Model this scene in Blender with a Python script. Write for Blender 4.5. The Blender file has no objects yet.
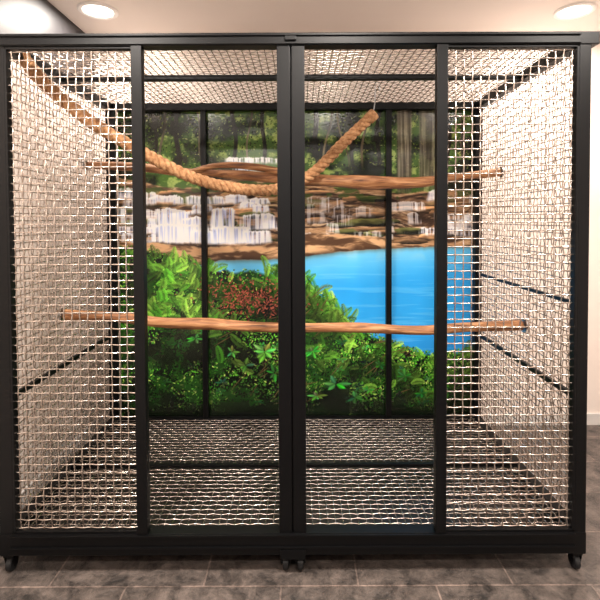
import bpy, bmesh, math, random
import numpy as np
from mathutils import Vector, Matrix
random.seed(7); np.random.seed(7)
scene=bpy.context.scene
COL=scene.collection
H0=0.024

# ---------------------------------------------------------------- materials
def s2l(c):
    return tuple(((x/255)/12.92 if x/255<=0.04045 else (((x/255)+0.055)/1.055)**2.4) for x in c)
def mat(name,col,rough=0.5,metal=0.0,noise=None,bump=0.0,bscale=40,spec=0.5):
    m=bpy.data.materials.new(name); m.use_nodes=True
    nt=m.node_tree; b=nt.nodes['Principled BSDF']
    b.inputs['Base Color'].default_value=(*s2l(col),1)
    b.inputs['Roughness'].default_value=rough
    b.inputs['Metallic'].default_value=metal
    b.inputs['Specular IOR Level'].default_value=spec
    tc=nt.nodes.new('ShaderNodeTexCoord')
    if noise:
        col2,sc=noise
        n=nt.nodes.new('ShaderNodeTexNoise'); n.inputs['Scale'].default_value=sc; n.inputs['Detail'].default_value=6
        nt.links.new(tc.outputs['Object'],n.inputs['Vector'])
        r=nt.nodes.new('ShaderNodeValToRGB')
        r.color_ramp.elements[0].position=0.35; r.color_ramp.elements[0].color=(*s2l(col),1)
        r.color_ramp.elements[1].position=0.68; r.color_ramp.elements[1].color=(*s2l(col2),1)
        nt.links.new(n.outputs['Fac'],r.inputs['Fac']); nt.links.new(r.outputs['Color'],b.inputs['Base Color'])
    if bump:
        n2=nt.nodes.new('ShaderNodeTexNoise'); n2.inputs['Scale'].default_value=bscale; n2.inputs['Detail'].default_value=5
        nt.links.new(tc.outputs['Object'],n2.inputs['Vector'])
        bp=nt.nodes.new('ShaderNodeBump'); bp.inputs['Strength'].default_value=bump; bp.inputs['Distance'].default_value=0.01
        nt.links.new(n2.outputs['Fac'],bp.inputs['Height']); nt.links.new(bp.outputs['Normal'],b.inputs['Normal'])
    return m
M_frame=mat('black_powder_coat',(5,5,6),0.42,0.0,bump=0.05,bscale=300,spec=0.22)
M_wire=mat('woven_steel_wire',(178,166,156),0.26,1.0,noise=((208,196,186),30))
M_wall=mat('wall_paint',(228,215,206),0.8,noise=((234,221,212),3),bump=0.03,bscale=120)
M_ceil=mat('ceiling_paint',(228,219,213),0.85,noise=((232,223,217),2))
M_dark=mat('dark_bulkhead',(46,44,46),0.5,noise=((58,55,57),2))
M_tray=mat('dark_tray',(26,23,22),0.3,0.3,noise=((36,32,30),4))
M_rubber=mat('caster_rubber',(14,14,15),0.6,bump=0.1)
M_steel=mat('zinc_steel',(170,170,172),0.3,1.0,noise=((150,150,150),50))
M_base=mat('baseboard_paint',(205,200,196),0.5,noise=((212,207,203),5))
M_trim=mat('lamp_trim',(235,232,230),0.4,noise=((240,238,236),5))
def emis(name,col,st):
    m=bpy.data.materials.new(name); m.use_nodes=True; nt=m.node_tree
    b=nt.nodes['Principled BSDF']; b.inputs['Emission Color'].default_value=(*col,1); b.inputs['Emission Strength'].default_value=st
    return m
M_lamp=emis('lamp_glow',(1.0,0.95,0.88),9.0)

def wood_mat():
    m=bpy.data.materials.new('branch_wood'); m.use_nodes=True; nt=m.node_tree; b=nt.nodes['Principled BSDF']
    tc=nt.nodes.new('ShaderNodeTexCoord'); mp=nt.nodes.new('ShaderNodeMapping'); mp.inputs['Scale'].default_value=(4,40,40)
    n=nt.nodes.new('ShaderNodeTexNoise'); n.inputs['Scale'].default_value=1.6; n.inputs['Detail'].default_value=8; n.inputs['Distortion'].default_value=0.6
    r=nt.nodes.new('ShaderNodeValToRGB'); e=r.color_ramp.elements
    e[0].position=0.3; e[0].color=(*s2l((92,56,34)),1); e[1].position=0.74; e[1].color=(*s2l((210,160,114)),1)
    x=e.new(0.5); x.color=(*s2l((160,108,68)),1)
    nt.links.new(tc.outputs['Object'],mp.inputs['Vector']); nt.links.new(mp.outputs['Vector'],n.inputs['Vector'])
    nt.links.new(n.outputs['Fac'],r.inputs['Fac']); nt.links.new(r.outputs['Color'],b.inputs['Base Color'])
    bp=nt.nodes.new('ShaderNodeBump'); bp.inputs['Strength'].default_value=0.6; bp.inputs['Distance'].default_value=0.006
    nt.links.new(n.outputs['Fac'],bp.inputs['Height']); nt.links.new(bp.outputs['Normal'],b.inputs['Normal'])
    b.inputs['Roughness'].default_value=0.6
    return m
M_wood=wood_mat()
M_rope=mat('sisal_rope',(156,106,68),0.85,noise=((206,160,114),60),bump=0.6,bscale=220)

def tile_mat():
    m=bpy.data.materials.new('slate_tiles'); m.use_nodes=True; nt=m.node_tree; b=nt.nodes['Principled BSDF']
    tc=nt.nodes.new('ShaderNodeTexCoord')
    mp=nt.nodes.new('ShaderNodeMapping'); mp.inputs['Location'].default_value=(0.08,0.06,0)
    br=nt.nodes.new('ShaderNodeTexBrick'); br.inputs['Scale'].default_value=1.0
    br.inputs['Brick Width'].default_value=0.60; br.inputs['Row Height'].default_value=0.30
    br.inputs['Mortar Size'].default_value=0.004; br.inputs['Mortar Smooth'].default_value=0.2
    br.inputs['Color1'].default_value=(0.8,0.8,0.8,1); br.inputs['Color2'].default_value=(1.1,1.1,1.1,1)
    br.inputs['Mortar'].default_value=(1.9,1.8,1.75,1)
    br.offset=0.5
    nt.links.new(tc.outputs['Object'],mp.inputs['Vector']); nt.links.new(mp.outputs['Vector'],br.inputs['Vector'])
    n=nt.nodes.new('ShaderNodeTexNoise'); n.inputs['Scale'].default_value=11; n.inputs['Detail'].default_value=14; n.inputs['Roughness'].default_value=0.78; n.inputs['Distortion'].default_value=0.3
    nt.links.new(tc.outputs['Object'],n.inputs['Vector'])
    r=nt.nodes.new('ShaderNodeValToRGB'); e=r.color_ramp.elements
    e[0].position=0.38; e[0].color=(*s2l((38,34,32)),1); e[1].position=0.64; e[1].color=(*s2l((116,104,97)),1)
    nt.links.new(n.outputs['Fac'],r.inputs['Fac'])
    mx=nt.nodes.new('ShaderNodeMixRGB'); mx.blend_type='MULTIPLY'; mx.inputs[0].default_value=1
    nt.links.new(r.outputs['Color'],mx.inputs[1]); nt.links.new(br.outputs['Color'],mx.inputs[2])
    nt.links.new(mx.outputs['Color'],b.inputs['Base Color'])
    b.inputs['Roughness'].default_value=0.42
    ad=nt.nodes.new('ShaderNodeMath'); ad.operation='SUBTRACT'
    nt.links.new(n.outputs['Fac'],ad.inputs[0]); nt.links.new(br.outputs['Fac'],ad.inputs[1])
    bp=nt.nodes.new('ShaderNodeBump'); bp.inputs['Strength'].default_value=0.9; bp.inputs['Distance'].default_value=0.012
    nt.links.new(ad.outputs[0],bp.inputs['Height']); nt.links.new(bp.outputs['Normal'],b.inputs['Normal'])
    return m
M_tile=tile_mat()

# ---------------------------------------------------------------- helpers
def mkobj(name,verts,faces,mt,parent=None,smooth=False):
    me=bpy.data.meshes.new(name); me.from_pydata([tuple(v) for v in verts],[],faces); me.update()
    if smooth: me.polygons.foreach_set('use_smooth',[True]*len(me.polygons))
    for mm in (mt if isinstance(mt,list) else [mt]): me.materials.append(mm)
    o=bpy.data.objects.new(name,me); COL.objects.link(o)
    if parent: o.parent=parent
    return o
def empty(name,loc=(0,0,0)):
    o=bpy.data.objects.new(name,None); COL.objects.link(o); o.empty_display_size=0.1
    return o
def boxes(name,lst,mt,parent=None,bevel=0.003):
    bm=bmesh.new()
    for (x0,x1,y0,y1,z0,z1) in lst:
        r=bmesh.ops.create_cube(bm,size=1.0)
        for v in r['verts']:
            v.co=Vector(((x0+x1)/2+v.co.x*(x1-x0),(y0+y1)/2+v.co.y*(y1-y0),(z0+z1)/2+v.co.z*(z1-z0)))
    if bevel: bmesh.ops.bevel(bm,geom=list(bm.edges),offset=bevel,segments=2,affect='EDGES',profile=0.7)
    me=bpy.data.meshes.new(name); bm.to_mesh(me); bm.free()
    me.materials.append(mt)
    o=bpy.data.objects.new(name,me); COL.objects.link(o)
    if parent: o.parent=parent
    return o
def cyl(bm,c,axis,r,h,seg=24):
    q=Vector((0,0,1)).rotation_difference(Vector(axis)).to_matrix().to_4x4()
    bmesh.ops.create_cone(bm,cap_ends=True,segments=seg,radius1=r,radius2=r,depth=h,matrix=Matrix.Translation(Vector(c))@q)

def woven(name,origin,U,V,lu,lv,parent,pitch=0.032,r=0.0021):
    origin=Vector(origin);U=Vector(U);V=Vector(V);N=U.cross(V)
    nu=max(1,round(lu/pitch)); nv=max(1,round(lv/pitch)); pu=lu/nu; pv=lv/nv
    O=np.array(origin);Un=np.array(U);Vn=np.array(V);Nn=np.array(N)
    verts=[];faces=[];base=0;K=6
    amp=r*0.85
    ang=np.arange(K)*2*np.pi/K+np.pi/4
    def add(run,cross,offset,length,p,phase):
        nonlocal base
        n=int(round(length/p))*4+1
        t=np.linspace(0,length,n)
        w=amp*np.cos(np.pi*(t/p-0.5)+phase*np.pi)
        c=O+np.outer(t,run)+offset*cross+np.outer(w,Nn)
        ring=(np.outer(np.cos(ang),cross)+np.outer(np.sin(ang),Nn))*r
        v=(c[:,None,:]+ring[None,:,:]).reshape(-1,3)
        verts.append(v)
        i=np.arange(n-1)[:,None]*K; k=np.arange(K)[None,:]; k2=(k+1)%K
        f=np.stack([i+k,i+k2,i+K+k2,i+K+k],axis=-1).reshape(-1,4)+base
        faces.append(f); base+=n*K
    for j in range(nv): add(Un,Vn,(j+0.5)*pv,lu,pu,j%2)
    for i in range(nu): add(Vn,Un,(i+0.5)*pu,lv,pv,(i+1)%2)
    v=np.concatenate(verts);f=np.concatenate(faces)
    me=bpy.data.meshes.new(name)
    me.vertices.add(len(v));me.vertices.foreach_set('co',v.ravel().astype(np.float32))
    me.loops.add(f.size);me.loops.foreach_set('vertex_index',f.ravel().astype(np.int32))
    me.polygons.add(len(f));me.polygons.foreach_set('loop_start',(np.arange(len(f))*4).astype(np.int32))
    me.polygons.foreach_set('use_smooth',np.ones(len(f),dtype=bool))
    me.update(calc_edges=True)
    me.materials.append(M_wire)
    o=bpy.data.objects.new(name,me);COL.objects.link(o);o.parent=parent
    return o

def catmull(P,n=16):
    P=[Vector(p) for p in P];P=[2*P[0]-P[1]]+P+[2*P[-1]-P[-2]];out=[]
    for i in range(1,len(P)-2):
        for k in range(n):
            t=k/n;a,b,c,d=P[i-1],P[i],P[i+1],P[i+2]
            out.append(0.5*((2*b)+(c-a)*t+(2*a-5*b+4*c-d)*t*t+(3*b-a-3*c+d)*t**3))
    out.append(P[-2]);return out
def frames(pts):
    T=[(pts[min(i+1,len(pts)-1)]-pts[max(i-1,0)]).normalized() for i in range(len(pts))]
    n=T[0].orthogonal().normalized();F=[]
    for t in T:
        n=(n-t*n.dot(t)).normalized();F.append((t,n,t.cross(n)))
    return F
def tube(verts,faces,pts,rad,K=12,rough=0.0,seed=0):
    rng=random.Random(seed);base=len(verts);F=frames(pts);n=len(pts)
    ph=[rng.uniform(0,6.28) for _ in range(6)]
    for i,(p,(t,a,b)) in enumerate(zip(pts,F)):
        for k in range(K):
            th=2*math.pi*k/K
            rr=rad(i/(n-1))
            if rough: rr*=1+rough*(math.sin(2*th+ph[0]+i*0.11)*0.6+math.sin(3*th+ph[1]-i*0.17)*0.4+math.sin(i*0.23+ph[2])*0.5+math.sin(i*0.071+ph[3])*0.7+rng.uniform(-.12,.12))
            verts.append(p+a*math.cos(th)*rr+b*math.sin(th)*rr)
    for i in range(n-1):
        for k in range(K):
            k2=(k+1)%K;faces.append((base+i*K+k,base+i*K+k2,base+(i+1)*K+k2,base+(i+1)*K+k))
    faces.append(tuple(base+k for k in range(K))[::-1]);faces.append(tuple(base+(n-1)*K+k for k in range(K)))

# ---------------------------------------------------------------- room
XL,XR,YB,YF,ZC=-1.384,2.6,1.32,-4.0,2.624
boxes('floor',[(XL-0.1,XR+0.1,YF,YB+0.1,-0.1,0)],M_tile,bevel=0)
boxes('ceiling',[(XL-0.1,XR+0.1,YF,YB+0.1,ZC,ZC+0.1)],M_ceil,bevel=0)
boxes('wall_back',[(XL-0.1,XR+0.1,YB,YB+0.1,0,ZC)],M_wall,bevel=0)
boxes('wall_left',[(XL-0.1,XL,YF,YB,0,2.26)],M_wall,bevel=0)
boxes('trim_1',[(XL-0.1,XL+0.004,YF,YB,2.26,ZC)],M_dark,bevel=0)
boxes('wall_right',[(XR,XR+0.1,YF,YB,0,ZC)],M_wall,bevel=0)
boxes('baseboard_back',[(XL,XR,YB-0.014,YB,0,0.08)],M_base)
boxes('baseboard_left',[(XL,XL+0.012,YF,YB-0.014,0,0.08)],M_base)
boxes('baseboard_right',[(XR-0.014,XR,YF,YB-0.014,0,0.08)],M_base)

def downlight(x,y,power,size=0.17):
    e=empty('ceiling_downlight')
    bm=bmesh.new();K=48;prof=[(0.110,0),(0.110,-0.006),(0.104,-0.011),(0.088,-0.011),(0.080,-0.004)]
    rings=[[bm.verts.new((x+r*math.cos(2*math.pi*k/K),y+r*math.sin(2*math.pi*k/K),ZC+z)) for k in range(K)] for r,z in prof]
    for a,b in zip(rings,rings[1:]):
        for k in range(K): bm.faces.new((a[k],a[(k+1)%K],b[(k+1)%K],b[k]))
    me=bpy.data.meshes.new('trim_ring');bm.to_mesh(me);bm.free();me.materials.append(M_trim)
    o=bpy.data.objects.new('trim_ring',me);COL.objects.link(o);o.parent=e
    bm=bmesh.new();cyl(bm,(x,y,ZC-0.003),(0,0,1),0.081,0.004,48)
    me=bpy.data.meshes.new('lamp_lens');bm.to_mesh(me);bm.free();me.materials.append(M_lamp)
    o=bpy.data.objects.new('lamp_lens',me);COL.objects.link(o);o.parent=e
    l=bpy.data.lights.new('lamp_light','AREA');l.shape='DISK';l.size=size;l.energy=power;l.color=(1.0,0.915,0.83)
    lo=bpy.data.objects.new('lamp_light',l);COL.objects.link(lo);lo.location=(x,y,ZC-0.02);lo.parent=e
for (x,y,p) in [(-1.155,0.87,17),(1.60,0.90,32),(-0.95,-0.75,50),(0.25,-0.95,58),(1.5,-0.75,48),(-0.6,-2.4,42),(0.9,-2.4,42)]:  # leading pair is in view; the others are unseen, added for front light
    downlight(x,y,p)

hk=empty('ceiling_hook')
v=[];f=[];tube(v,f,catmull([(0.50,0.60,ZC),(0.50,0.60,ZC-.04),(0.52,0.60,ZC-.065),(0.545,0.60,ZC-.05),(0.545,0.60,ZC-.03)],8),lambda t:0.003,8)
mkobj('hook_wire',v,f,M_steel,hk,True)

# ---------------------------------------------------------------- cage
cage=empty('aviary_cage')
L,R,D=-1.205,1.135,1.10
ZB,ZT=0.081,2.141
BR=0.086
C=-0.034
t=0.045
fr=[]
for y0 in (0,D-t):
    fr+=[(L,L+t+0.012,y0,y0+t,ZB,ZT),(R-t,R,y0,y0+t,ZB,ZT)]
fr+=[(C-0.054,C-0.003,0,t,ZB,ZT-0.002),(C+0.003,C+0.054,0,t,ZB,ZT-0.002),(C-0.006,C+0.006,0.02,t,ZB,ZT-0.002)]
fr+=[(C-0.03,C+0.03,D-t,D,ZB,ZT)]
for xx in (-0.60,0.555): fr+=[(xx-0.017,xx+0.017,D-t+0.005,D-0.005,ZB,ZT)]
fr+=[(L,R+0.03,-0.004,t+0.004,ZT-0.047,ZT+0.001),(L,R,D-t,D,ZT-0.045,ZT)]
fr+=[(L,R,-0.004,t+0.004,ZB,ZB+BR),(L,R,D-t,D,ZB,ZB+BR)]
for x0 in (L,R-t):
    fr+=[(x0,x0+t,t,D-t,ZT-0.045,ZT),(x0,x0+t,t,D-t,ZB,ZB+BR)]
    fr+=[(x0+0.012,x0+t-0.016,t,D-t,0.685,0.707)]
fr+=[(L+t,R-t,0.475,0.505,ZT-0.036,ZT-0.010),(C-0.015,C+0.015,t,D-t,ZT-0.036,ZT-0.010)]
fr+=[(L+t,R-t,0.478,0.500,ZB+BR+0.002,ZB+BR+0.018),(C-0.015,C+0.015,t,D-t,ZB+0.05,ZB+0.074)]
boxes('frame',fr,M_frame,cage,0.003)
boxes('door_track',[(L+t,R-t,-0.012,-0.004,ZT-0.012,ZT-0.004),(L+t,R-t,-0.012,-0.004,ZT-0.044,ZT-0.038),(L+t,R-t,-0.012,-0.004,ZB+0.03,ZB+0.036),(L+t,R-t,-0.012,-0.004,ZB+BR-0.01,ZB+BR-0.002)],M_frame,cage,0.001)
zt0,zb0=ZT-0.047,ZB+BR
ix=-0.612
PL=L+t+0.012
dl=[(ix-0.042,ix,-0.006,0.03,zb0,zt0),(PL,PL+0.008,0.0,0.03,zb0,zt0),(PL,ix,0.0,0.03,zt0-0.010,zt0),(PL,ix,0.0,0.03,zb0,zb0+0.010)]
jx=0.535
dr=[(jx,jx+0.042,-0.006,0.03,zb0,zt0),(R-t-0.010,R-t,0.0,0.03,zb0,zt0),(jx,R-t,0.0,0.03,zt0-0.010,zt0),(jx,R-t,0.0,0.03,zb0,zb0+0.010)]
boxes('sliding_door_stiles_1',dl,M_frame,cage,0.002)
boxes('sliding_door_stiles_2',dr,M_frame,cage,0.002)
woven('door_mesh_1',(PL+0.005,0.015,zb0),(1,0,0),(0,0,1),(ix-0.03)-(PL+0.005),zt0-zb0,cage,r=0.0027)
woven('door_mesh_2',(jx+0.03,0.015,zb0),(1,0,0),(0,0,1),(R-t-0.005)-(jx+0.03),zt0-zb0,cage,r=0.0027)
woven('side_mesh_1',(L+0.01,t,ZB+BR-0.005),(0,1,0),(0,0,1),D-2*t,ZT-0.045-ZB-BR+0.01,cage,r=0.0026)
woven('side_mesh_2',(R-0.01,t,ZB+BR-0.005),(0,1,0),(0,0,1),D-2*t,ZT-0.045-ZB-BR+0.01,cage,r=0.0026)
woven('roof_mesh',(L+t,t,ZT-0.005),(1,0,0),(0,1,0),R-L-2*t,D-2*t,cage,r=0.0027)
woven('floor_mesh',(L+t,t,ZB+BR-0.004),(1,0,0),(0,1,0),R-L-2*t,D-2*t,cage,r=0.0022)
boxes('dropping_tray',[(L+t,R-t,t,D-t,ZB+0.012,ZB+0.018)],M_tray,cage,0)
boxes('feeder_rails',[(R-0.030,R-0.014,t,D-t,1.066,1.082)],M_frame,cage,0.002)

def caster(x,y,k):
    bm=bmesh.new()
    cyl(bm,(x,y+0.004,0.030),(1,0,0),0.030,0.022,28)
    bmesh.ops.bevel(bm,geom=[e for e in bm.edges if abs((e.verts[0].co-e.verts[1].co).x)<1e-5],offset=0.003,segments=2,affect='EDGES')
    me=bpy.data.meshes.new('caster_wheel');bm.to_mesh(me);bm.free();me.materials.append(M_rubber)
    o=bpy.data.objects.new('caster_wheel_%d'%k,me);COL.objects.link(o);o.parent=cage
    bm=bmesh.new()
    cyl(bm,(x,y-0.004,0.072),(0,0,1),0.016,0.018,20); cyl(bm,(x,y+0.004,0.030),(1,0,0),0.007,0.042,14)
    for sx in (-1,1):
        vs=[bm.verts.new((x+sx*0.0175+dx,y+dy,z)) for dx in (-0.0015,0.0015) for dy,z in ((-0.018,0.068),(0.018,0.068),(0.014,0.022),(-0.006,0.022))]
        for q in ((0,1,2,3),(7,6,5,4),(0,4,5,1),(1,5,6,2),(2,6,7,3),(3,7,4,0)): bm.faces.new([vs[i] for i in q])
    r=bmesh.ops.create_cube(bm,size=1)
    for w in r['verts']: w.co=Vector((x+w.co.x*0.040,y+w.co.y*0.038,0.068+w.co.z*0.006))
    r=bmesh.ops.create_cube(bm,size=1)
    for w in r['verts']: w.co=Vector((x+w.co.x*0.052,y+w.co.y*0.05,0.0785+w.co.z*0.005))
    bmesh.ops.recalc_face_normals(bm,faces=bm.faces)
    me=bpy.data.meshes.new('caster_fork');bm.to_mesh(me);bm.free();me.materials.append(M_frame)
    o=bpy.data.objects.new('caster_fork_%d'%k,me);COL.objects.link(o);o.parent=cage
k=1
for x in (L+0.028,C-0.030,C+0.030,R-0.026):
    for y in (0.026,D-0.03):
        caster(x,y,k);k+=1
boxes('caster_bracket',[(C-0.05,C+0.05,-0.014,-0.004,ZB-0.012,ZB+0.026)],M_frame,cage,0.002)
boxes('top_clip',[(C-0.022,C+0.022,-0.014,-0.004,ZT-0.03,ZT-0.014)],M_frame,cage,0.002)

# ---------------------------------------------------------------- perches
def P(px,py,y):
    d=1.8+y;return (( px-300)*d/459, y, 1.396+H0+(219-py)*d/459)
def end_clamp(name,x,y,z,sgn,parent,r=0.034):
    bm=bmesh.new()
    cyl(bm,(x-sgn*0.004,y,z),(1,0,0),r,0.005,28)
    cyl(bm,(x+sgn*0.009,y,z),(1,0,0),0.009,0.012,6)
    cyl(bm,(x-sgn*0.012,y,z),(1,0,0),0.006,0.02,12)
    me=bpy.data.meshes.new(name);bm.to_mesh(me);bm.free();me.materials.append(M_steel)
    o=bpy.data.objects.new(name,me);COL.objects.link(o);o.parent=parent
per1=empty('wooden_perch')
pts=catmull([(L+0.02,0.5,0.945),(-0.95,0.5,0.932),(-0.7,0.49,0.905),(-0.45,0.5,0.892),(-0.2,0.51,0.875),(0.05,0.50,0.872),(0.3,0.50,0.872),(0.6,0.49,0.858),(0.85,0.5,0.872),(R-0.02,0.5,0.88)],18)
v=[];f=[];tube(v,f,pts,lambda t:0.027-0.004*t,16,0.10,3);mkobj('branch',v,f,M_wood,per1,True)
end_clamp('end_clamp_1',R-0.004,0.5,0.88,1,per1);end_clamp('end_clamp_2',L+0.004,0.5,0.945,-1,per1)
per2=empty('wooden_perch')
pts=catmull([(x,y,z+H0) for x,y,z in [(L+0.02,0.77,1.70),(-0.9,0.77,1.69),(-0.68,0.76,1.66),(-0.5,0.77,1.655),(-0.28,0.75,1.635),(-0.05,0.77,1.62),(0.2,0.77,1.605),(0.42,0.76,1.597),(0.65,0.77,1.595),(0.85,0.77,1.625),(R-0.02,0.77,1.65)]],18)
v=[];f=[];tube(v,f,pts,lambda t:0.021+0.014*math.exp(-((t-0.62)/0.25)**2),16,0.13,5)
tube(v,f,catmull([(x,y,z+H0) for x,y,z in [(-0.62,0.75,1.655),(-0.45,0.72,1.69),(-0.25,0.71,1.68),(-0.02,0.73,1.64),(0.12,0.76,1.612)]],14),lambda t:0.016,12,0.12,9)
mkobj('branch',v,f,M_wood,per2,True)
end_clamp('end_clamp_1',R-0.004,0.77,1.65+H0,1,per2,0.028);end_clamp('end_clamp_2',L+0.004,0.77,1.70+H0,-1,per2,0.028)

rope=empty('rope_perch')
ctr=catmull([P(22,52,0.16),P(48,84,0.22),P(92,121,0.32),P(140,150,0.42),P(190,176,0.48),P(235,188,0.55),P(278,189,0.62),P(312,174,0.66),P(345,142,0.68),P(374,115,0.70)],40)
def resample(pts,step):
    out=[pts[0]];acc=0
    for a,b in zip(pts,pts[1:]):
        d=(b-a).length
        while acc+d>=step:
            a=a+(b-a)*((step-acc)/d);out.append(a.copy());d=(b-a).length;acc=0
        acc+=d
    return out
ctr=resample(ctr,0.006);F=frames(ctr)
v=[];f=[]
for s in range(3):
    sp=[]
    for i,(p,(tt,a,b)) in enumerate(zip(ctr,F)):
        th=2*math.pi*(i*0.006/0.105)+s*2*math.pi/3
        sp.append(p+(a*math.cos(th)+b*math.sin(th))*0.0160)
    tube(v,f,sp,lambda t:0.0150,12,0.03,20+s)
mkobj('rope_strands',v,f,M_rope,rope,True)
v=[];f=[]
e1=ctr[-1];e0=ctr[0]
tube(v,f,catmull([e1,(e1.x+0.005,e1.y,e1.z+0.04),(e1.x+0.01,e1.y,(e1.z+ZT)/2),(e1.x+0.012,e1.y,ZT+0.008),(e1.x+0.03,e1.y,ZT+0.012),(e1.x+0.034,e1.y,ZT-0.03)],10),lambda t:0.003,8)
tube(v,f,catmull([e0,(e0.x,e0.y,e0.z+0.03),(e0.x,e0.y,ZT+0.006),(e0.x+0.02,e0.y,ZT+0.006),(e0.x+0.02,e0.y,ZT-0.02)],8),lambda t:0.003,8)
mkobj('hanging_hooks',v,f,M_steel,rope,True)
v=[];f=[]
dirv=(ctr[-1]-ctr[-8]).normalized()
tube(v,f,[ctr[-1]-dirv*0.035,ctr[-1]-dirv*0.012,ctr[-1]+dirv*0.008],lambda t:0.0320,20)
mkobj('end_ferrule',v,f,M_rope,rope,True)

# ---------------------------------------------------------------- nature mural (printed panel)
NX,NY=900,760
ax0,ax1,ay0,ay1=112.0,480.0,103.0,421.0
xs=np.linspace(ax0,ax1,NX);ys=np.linspace(ay0,ay1,NY)
X,Y=np.meshgrid(xs,ys)
SX=NX/(ax1-ax0);SY=NY/(ay1-ay0)
rs=np.random.RandomState(11)
def vn(cx,cy,x=None,y=None):
    xx=(X if x is None else x);yy=(Y if y is None else y)
    gx=np.maximum((xx-ax0+80)/cx,0);gy=np.maximum((yy-ay0+80)/cy,0)
    g=rs.rand(int(gy.max())+3,int(gx.max())+3)
    ix_=np.floor(gx).astype(int);iy=np.floor(gy).astype(int);fx=gx-ix_;fy=gy-iy
    fx=fx*fx*(3-2*fx);fy=fy*fy*(3-2*fy)
    return (g[iy,ix_]*(1-fx)+g[iy,ix_+1]*fx)*(1-fy)+(g[iy+1,ix_]*(1-fx)+g[iy+1,ix_+1]*fx)*fy
def fbm(cx,cy,o=4,x=None,y=None):
    s=0;a=1;tot=0
    for i in range(o):
        s=s+a*vn(cx/2**i,cy/2**i,x,y);tot+=a;a*=0.55
    return s/tot
def ss(a,b,x):
    q=np.clip((x-a)/(b-a),0,1);return q*q*(3-2*q)
def c3(c): return np.array(c,dtype=float)[None,None,:]
def full(c): return c3(c)+0*X[...,None]
def mix(A,B,m): return A*(1-m[...,None])+B*m[...,None]
n1=fbm(26,20,6);n2=fbm(7,6,3)
A=mix(full((12,20,9)),c3((64,92,40)),ss(0.36,0.62,n1))
A=mix(A,c3((150,168,96)),ss(0.52,0.72,n2)*ss(0.40,0.58,n1)*0.9)
R_=random.Random(5)
def leaf(cx,cy,Ln,Wd,ang,col,al=1.0,rib=0.25):
    r=Ln/2+1
    i0=max(0,int((cx-r-ax0)*SX));i1=min(NX,int((cx+r-ax0)*SX)+1);j0=max(0,int((cy-r-ay0)*SY));j1=min(NY,int((cy+r-ay0)*SY)+1)
    if i0>=i1 or j0>=j1:return
    x=X[j0:j1,i0:i1]-cx;y=Y[j0:j1,i0:i1]-cy
    c,s=math.cos(ang),math.sin(ang);u=(x*c+y*s)/(Ln/2);w=(-x*s+y*c)/(Wd/2)
    e=(1-np.clip(u,-1,1)**2)*(1-0.35*u)-np.abs(w)
    m=np.clip(e*2.2,0,1)*(np.abs(u)<1)*al
    sh=(0.78+0.22*u+rib*np.exp(-(w*3)**2)-0.12*(w>0))
    cc=np.clip(np.array(col)[None,None,:]*sh[...,None],0,255)
    A[j0:j1,i0:i1]=A[j0:j1,i0:i1]*(1-m[...,None])+cc*m[...,None]
for _ in range(2300):
    x=R_.uniform(ax0,ax1);y=R_.uniform(103,164)
    g=R_.random();col=(48+g*108,70+g*104,24+g*54) if R_.random()<0.85 else (190,200,124)
    if R_.random()<0.42: col=(10,16,8)
    leaf(x,y,R_.uniform(1.4,3.6),R_.uniform(0.9,1.8),R_.uniform(0,3.14),col,0.8)
for tx,tw,ln,cc in [(132,3,0.05,(24,20,16)),(150,2,0.04,(20,18,15)),(158,1.6,-0.1,(66,60,50)),(173,3.0,0.03,(18,16,13)),(196,1.2,0.1,(74,68,56)),(232,2.5,0.05,(20,18,14)),(247,1.2,-0.08,(84,76,62)),(262,2.5,0,(22,19,15)),(316,3,0.05,(20,18,14)),(328,1.3,-0.15,(100,92,74)),(343,1.2,0.22,(86,78,60)),(352,2.4,0.1,(24,20,16)),(366,1.5,-0.1,(78,70,56)),(380,2.6,0,(22,18,15)),(452,3,0,(26,22,18)),(466,1.5,0.1,(60,54,46))]:
    d=np.abs(X-tx-ln*(Y-130)-1.5*np.sin(Y/9+tx))
    A=mix(A,c3(cc)*(0.8+0.5*(X-tx<0))[...,None],(1-ss(tw*0.6,tw,d))*ss(172,150,Y)*0.9)
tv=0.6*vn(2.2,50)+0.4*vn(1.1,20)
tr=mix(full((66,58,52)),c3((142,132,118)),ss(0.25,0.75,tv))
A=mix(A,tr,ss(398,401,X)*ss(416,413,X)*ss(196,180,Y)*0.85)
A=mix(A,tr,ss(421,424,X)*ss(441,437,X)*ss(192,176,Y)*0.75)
A=mix(A,c3((146,158,140)),0.55*np.exp(-((Y-157)/6)**2)*ss(205,222,X)*ss(296,270,X))
wx=X+14*(fbm(30,20,3)-0.5);wy=Y+16*(fbm(46,18,3)-0.5)
rk=fbm(40,5,6,wx,wy);rk2=fbm(14,2.6,4,wx,wy)
rock=mix(full((52,37,28)),c3((172,136,102)),ss(0.36,0.60,rk*0.6+rk2*0.4))
rock=mix(rock,c3((216,190,158)),ss(0.56,0.72,rk2)*0.6)
rtop=np.interp(X,[104,145,170,205,230,280,310,350,400,484],[170,176,180,184,164,166,168,178,188,186])+7*(fbm(14,40,4)-0.5)
A=mix(A,rock,ss(0,2,Y-rtop))
def boulder(cx,cy,a,b,col):
    global A
    x=(X-cx)/a;y=(Y-cy)/b
    d=np.sqrt(np.abs(x)**2.4+np.abs(y)**2.4)+0.5*(rk-0.5)+0.3*(rk2-.5)
    sh=np.clip(1.0-0.7*(y+0.3*x+0.35)+1.3*(rk2-0.5),0.22,1.3)
    A=mix(A,np.clip(c3(col)*sh[...,None],0,240),ss(1.0,0.86,d))
for _ in range(75):
    x=R_.uniform(112,480);y=R_.uniform(float(np.interp(x,[104,205,230,310,400,484],[182,190,174,176,194,194])),240)
    g=R_.uniform(0.75,1.2);boulder(x,y,R_.uniform(8,26),R_.uniform(2.2,4.6),(150*g,116*g,84*g) if R_.random()<.8 else (96*g,98*g,56*g))
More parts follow.
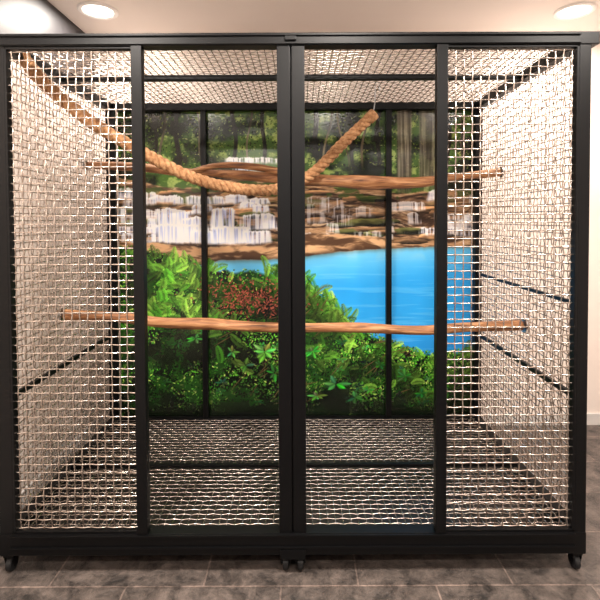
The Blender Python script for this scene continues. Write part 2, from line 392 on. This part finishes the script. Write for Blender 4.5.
A=mix(A,c3((56,76,32)),ss(0.5,0.62,fbm(16,6,4))*ss(0,3,Y-rtop)*ss(206,190,Y)*0.8)
# water: many narrow stepped veils; each is a strip of fine vertical streaks
SV=[vn(1.5,26)*0.5+vn(0.9,18)*0.3+vn(4,30)*0.2 for _ in range(4)]
EN=[fbm(5,30,3)-0.5 for _ in range(4)]
def veil(x0,x1,y0,y1,al=1.0,dens=0.8,bow=1.5,lean=0.0):
    global A
    i=R_.randrange(4);st=SV[i];en=EN[(i+1)%4]
    i0=max(0,int((x0-8-ax0)*SX));i1=min(NX,int((x1+8-ax0)*SX));j0=max(0,int((y0-6-ay0)*SY));j1=min(NY,int((y1+7-ay0)*SY))
    if i0>=i1 or j0>=j1:return
    x=X[j0:j1,i0:i1];y=Y[j0:j1,i0:i1];st=st[j0:j1,i0:i1];en=en[j0:j1,i0:i1]
    xc=(x0+x1)/2;hw=(x1-x0)/2
    k0=np.clip((y-y0)/(y1-y0),0,1)
    u=(x-xc-lean*k0)/(hw+1.5*k0)
    yt=y0+bow*u*u+4*en;yb=y1+3*en-bow*0.3*u*u
    k=np.clip((y-yt)/np.maximum(yb-yt,1),0,1)
    m=ss(1.05,0.78,np.abs(u)+0.5*en)*ss(-0.3,0.9,y-yt)*ss(2.0,-2.0,y-yb)
    d=np.clip(ss(0.62-dens*0.5,0.82-dens*0.4,st)+0.45*np.exp(-((y-yt-0.8)/1.2)**2)+0.6*k**3,0,1)
    w=np.clip(0.25+ss(0.3,0.6,st)*0.6+0.5*np.exp(-((y-yt-1)/1.6)**2)+0.4*k**3,0,1)
    col=np.array((150,162,206.))*(1-w[...,None])+np.array((250,250,255.))*w[...,None]
    mm=(m*d*al)[...,None]
    A[j0:j1,i0:i1]=A[j0:j1,i0:i1]*(1-mm)+col*mm
veil(222,250,151,157,.9,.7);veil(244,278,152,158,.9,.7);veil(230,268,159,166,.85,.8)
def cascade(xa,xb,ya,yb,step,cover,al,dens,sl=0.0):
    y=ya
    while y<yb-3:
        x=xa+R_.uniform(-4,4)
        while x<xb:
            w=R_.uniform(9,30)
            if R_.random()<cover:
                yy=y+sl*(x-xa)+R_.uniform(-2.2,2.2)
                veil(x,min(x+w,xb+4),yy,min(yy+step*R_.uniform(0.75,1.25),yb+2),al*R_.uniform(0.8,1),dens*R_.uniform(.8,1.2),R_.uniform(0.5,2.5),R_.uniform(-1,2))
            x+=w*R_.uniform(0.8,1.15)
        y+=step*R_.uniform(0.8,1.0)
cascade(112,146,184,238,10,.8,.95,.8)
cascade(146,204,188,208,8.5,.8,1,.85,0.08)
veil(148,186,204,224,1,1.1,3,3);veil(176,205,212,232,.95,.95,2,2)
veil(146,196,219,239,1,1.2,2,3);veil(186,212,226,240,.95,1.1,1.5,2)
cascade(209,262,190,214,8,.7,.95,.85,0.03)
veil(207,234,203,227,1,1.1,2,0);veil(236,276,209,226,.9,.85,2,2)
veil(205,246,222,240,1,1.15,2,2);veil(240,268,226,240,.9,.95,1.5,1)
cascade(304,392,192,234,10,.38,.6,.45)
cascade(392,482,188,236,10,.62,.85,.65)
A=mix(A,c3((220,224,240)),0.5*np.exp(-((Y-238)/3)**2)*ss(0.35,0.55,vn(26,20))*ss(284,258,X))
yb0=np.interp(X,[104,145,200,215,260,300,340,385,410,484],[236,238,243,242,241,230,230,234,241,244])+5*(fbm(12,50,4)-0.5)
yb1=np.interp(X,[104,200,215,260,300,340,385,410,484],[262,262,257,257,254,249,246,245,243])+1.5*(fbm(6,50,2)-.5)
rb=mix(full((82,58,40)),c3((206,166,126)),ss(0.36,0.62,fbm(24,6,5,wx,wy)))
rb=mix(rb,c3((46,32,24)),0.6*ss(-5,0,Y-yb1))
A=mix(A,rb,ss(0,2,Y-yb0)*ss(1,-1,Y-yb1))
pool=mix(full((112,190,228)),c3((48,150,216)),ss(246,296,Y+0.1*(X-300)))
pool=mix(pool,c3((34,118,190)),ss(310,380,Y)*0.8)
pool=mix(pool,c3((140,200,234)),ss(0.56,0.7,fbm(60,3,4))*0.25)
pool=mix(pool,c3((84,104,104)),0.6*np.exp(-((Y-yb1)/3.0)**2))
pool=mix(pool,c3((150,190,205)),0.35*ss(0.5,0.7,vn(14,30))*ss(262,250,Y))
A=mix(A,pool,ss(-1,1,Y-yb1))
# vegetation
fx=[104,145,180,210,250,290,320,350,380,410,440,484];fy=[240,249,256,268,270,278,294,322,338,350,358,350]
fl=np.interp(X,fx,fy)+10*(fbm(9,60,3)-0.5)
vg=fbm(26,20,5)
veg=mix(full((5,11,6)),c3((24,58,18)),ss(0.42,0.66,vg))
A=mix(A,veg,ss(-2,2,Y-fl))
def fline(x):return float(np.interp(x,fx,fy))
lg=fbm(34,22,4)
lg=(lg-lg.min())/(lg.max()-lg.min())
def lum(x,y):
    i=min(NX-1,max(0,int((x-ax0)*SX)));j=min(NY-1,max(0,int((y-ay0)*SY)))
    q=float(np.clip((lg[j,i]-0.32)/0.32,0,1))
    edge=math.exp(-max(0,y-fline(x))/28)
    q=0.18+1.05*max(q,0.95*edge)
    if y>365: q*=1-0.45*(y-365)/55
    return q
def red(x,y): return math.exp(-((x-248)/40)**4-((y-297-0.12*(x-248))/20)**4)
def tone(x,y):
    g=R_.random()
    if R_.random()<0.7*red(x,y): return (116+g*90,56+g*50,44+g*44)
    if R_.random()<0.16:return (168+g*54,212+g*40,90+g*44)
    return (32+g*84,98+g*104,24+g*38)
lst=[]
for _ in range(12500):
    x=R_.uniform(ax0,ax1);y=fline(x)-4+R_.random()**0.9*(425-fline(x))
    lst.append((y+R_.uniform(-12,12),x,y))
lst.sort()
for _,x,y in lst:
    q=lum(x,y)*R_.uniform(0.4,1.15);c=tone(x,y)
    leaf(x,y,R_.uniform(1.6,4.6),R_.uniform(0.9,2.2),R_.uniform(0,3.14),tuple(v_*q for v_ in c),0.95)
def frond(x,y,Ln,ang,col,curv):
    n=int(Ln/1.1)
    for i in range(n):
        t_=i/n;a=ang+curv*t_
        x+=1.1*math.cos(a);y+=1.1*math.sin(a)
        w=Ln*0.22*math.sin(math.pi*min(1,0.2+t_*0.8))+0.8
        for s in (-1,1):
            b=a+s*1.1
            leaf(x+math.cos(b)*w/2,y+math.sin(b)*w/2,w+0.8,1.05,b,tuple(q*(0.85+0.15*s) for q in col),1.0,0.1)
fr_=[]
for _ in range(230):
    x=R_.uniform(ax0,ax1);y=fline(x)+4+R_.random()*(100 if x<250 else 70)
    fr_.append((min(y,408),x))
for _ in range(120):
    x=R_.uniform(262,352);fr_.append((fline(x)+R_.uniform(-4,24),x))
for _ in range(110):
    x=R_.uniform(140,212);fr_.append((R_.uniform(260,322),x))
fr_.sort()
for y,x in fr_:
    if R_.random()<0.85*red(x,y-6): continue
    g=R_.random();q=lum(x,y)*R_.uniform(.65,1.15);col=tuple(q*c for c in (76+g*108,158+g*84,42+g*56))
    frond(x,y,R_.uniform(9,20),-math.pi/2+R_.uniform(-1.5,1.5),col,R_.uniform(-1.2,1.2))
for _ in range(420):
    x=R_.gauss(248,24);y=R_.gauss(297+0.12*(x-248),9)
    g=R_.random();leaf(x,y,R_.uniform(2,5),R_.uniform(1.2,2.4),R_.uniform(0,3.14),(96+g*112,48+g*64,38+g*54),0.9)
def stroke(x0,y0,x1,y1,wd,col):
    Ln=math.hypot(x1-x0,y1-y0);leaf((x0+x1)/2,(y0+y1)/2,Ln*1.1,wd,math.atan2(y1-y0,x1-x0),col,0.9,0)
for _ in range(50):
    x=R_.uniform(205,420);y=max(fline(x)+8,R_.uniform(292,410));a=R_.uniform(-1.2,-0.2)
    l=R_.uniform(12,30);stroke(x,y,x+l*math.cos(a),y+l*math.sin(a)*0.7,1.1,(128,92,64))
def cluster(x,y,r,col,n,rot,flat):
    for i in range(n):
        a=rot+i*2*math.pi/n*R_.uniform(0.8,1.2)
        k_=R_.uniform(0.6,1.1)
        dx,dy=math.cos(a),math.sin(a)*flat
        ln=math.hypot(dx,dy)*r*1.05*k_
        leaf(x+dx*r*0.55*k_,y+dy*r*0.55*k_,ln,r*0.42*(0.75+0.4*(1-abs(math.cos(a)))),math.atan2(dy,dx),tuple(q*R_.uniform(0.6,1.15) for q in col),1.0,0.3)
for _ in range(60):
    x=R_.uniform(145,470);y=R_.uniform(max(fline(x)+16,318),410)
    q=lum(x,y)*0.9
    cluster(x,y,R_.uniform(4,8),tuple(q*c for c in ((80,154,70) if R_.random()<0.6 else (52,114,66))),R_.choice((4,5,6)),R_.uniform(0,6),R_.uniform(0.4,0.8))
for (x,y,r,b_) in [(262,352,17,1.0),(242,366,12,.8),(272,374,11,.7),(228,352,9,.9),(336,386,17,.95),(316,398,11,.75),(356,400,12,.8),(190,338,10,.9),(408,378,11,.7),(425,396,10,.6),(312,352,10,.9),(382,366,9,.6)]:
    cluster(x,y,r,tuple(b_*c for c in ((80,176,70) if R_.random()<0.6 else (122,204,98))),R_.choice((5,6,7)),R_.uniform(0,6),R_.uniform(0.55,0.85))
A=mix(A,c3((5,8,5)),ss(392,421,Y)*0.8*ss(0.25,0.55,vn(20,12)+0.15))
A=np.clip(A,0,255)/255
lu=A.mean(-1,keepdims=True);A=np.clip(lu+(A-lu)*1.08,0,1)
lin=np.where(A<=0.04045,A/12.92,((A+0.055)/1.055)**2.4)*1.22
lin=np.clip(lin,0,0.97)
PX0,PX1,PZ0,PZ1=-1.145,1.105,0.149,2.111
vx=np.linspace(PX0,PX1,NX);vz=np.linspace(PZ1,PZ0,NY);GX,GZ=np.meshgrid(vx,vz)
yv=D+0.004
co=np.stack([GX,np.full_like(GX,yv),GZ],-1).reshape(-1,3)
idx=np.arange(NX*NY).reshape(NY,NX)
q=np.stack([idx[1:,:-1],idx[1:,1:],idx[:-1,1:],idx[:-1,:-1]],-1).reshape(-1,4)
me=bpy.data.meshes.new('printed_face')
me.vertices.add(len(co));me.vertices.foreach_set('co',co.ravel().astype(np.float32))
me.loops.add(q.size);me.loops.foreach_set('vertex_index',q.ravel().astype(np.int32))
me.polygons.add(len(q));me.polygons.foreach_set('loop_start',(np.arange(len(q))*4).astype(np.int32))
me.update(calc_edges=True)
ca=me.color_attributes.new('print','FLOAT_COLOR','POINT')
rgba=np.ones((NX*NY,4),dtype=np.float32);rgba[:,:3]=lin.reshape(-1,3)
ca.data.foreach_set('color',rgba.ravel())
M_print=bpy.data.materials.new('landscape_print');M_print.use_nodes=True
nt=M_print.node_tree;b=nt.nodes['Principled BSDF'];at=nt.nodes.new('ShaderNodeVertexColor');at.layer_name='print'
nt.links.new(at.outputs['Color'],b.inputs['Base Color']);b.inputs['Roughness'].default_value=0.22
me.materials.append(M_print)
mural=empty('nature_mural')
o=bpy.data.objects.new('printed_face',me);COL.objects.link(o);o.parent=mural
boxes('backing_board',[(PX0,PX1,D+0.006,D+0.02,PZ0,PZ1),(PX0,PX0+0.03,D+0.006,D+0.03,0,PZ0+0.1),(PX1-0.03,PX1,D+0.006,D+0.03,0,PZ0+0.1)],M_frame,mural,0.001)

# ---------------------------------------------------------------- world + camera
w=bpy.data.worlds.new('World');scene.world=w;w.use_nodes=True
w.node_tree.nodes['Background'].inputs[0].default_value=(1.0,0.96,0.92,1);w.node_tree.nodes['Background'].inputs[1].default_value=0.38
scene.view_settings.view_transform='Standard'
cam=bpy.data.cameras.new('camera');co_=bpy.data.objects.new('camera',cam);COL.objects.link(co_)
cam.sensor_width=36;cam.lens=459/600*36;cam.shift_y=-0.115
co_.location=(0,-1.8,1.396+H0)
co_.rotation_euler=(math.radians(90-1.5),math.radians(0.25),0)
cam.clip_start=0.05
scene.camera=co_
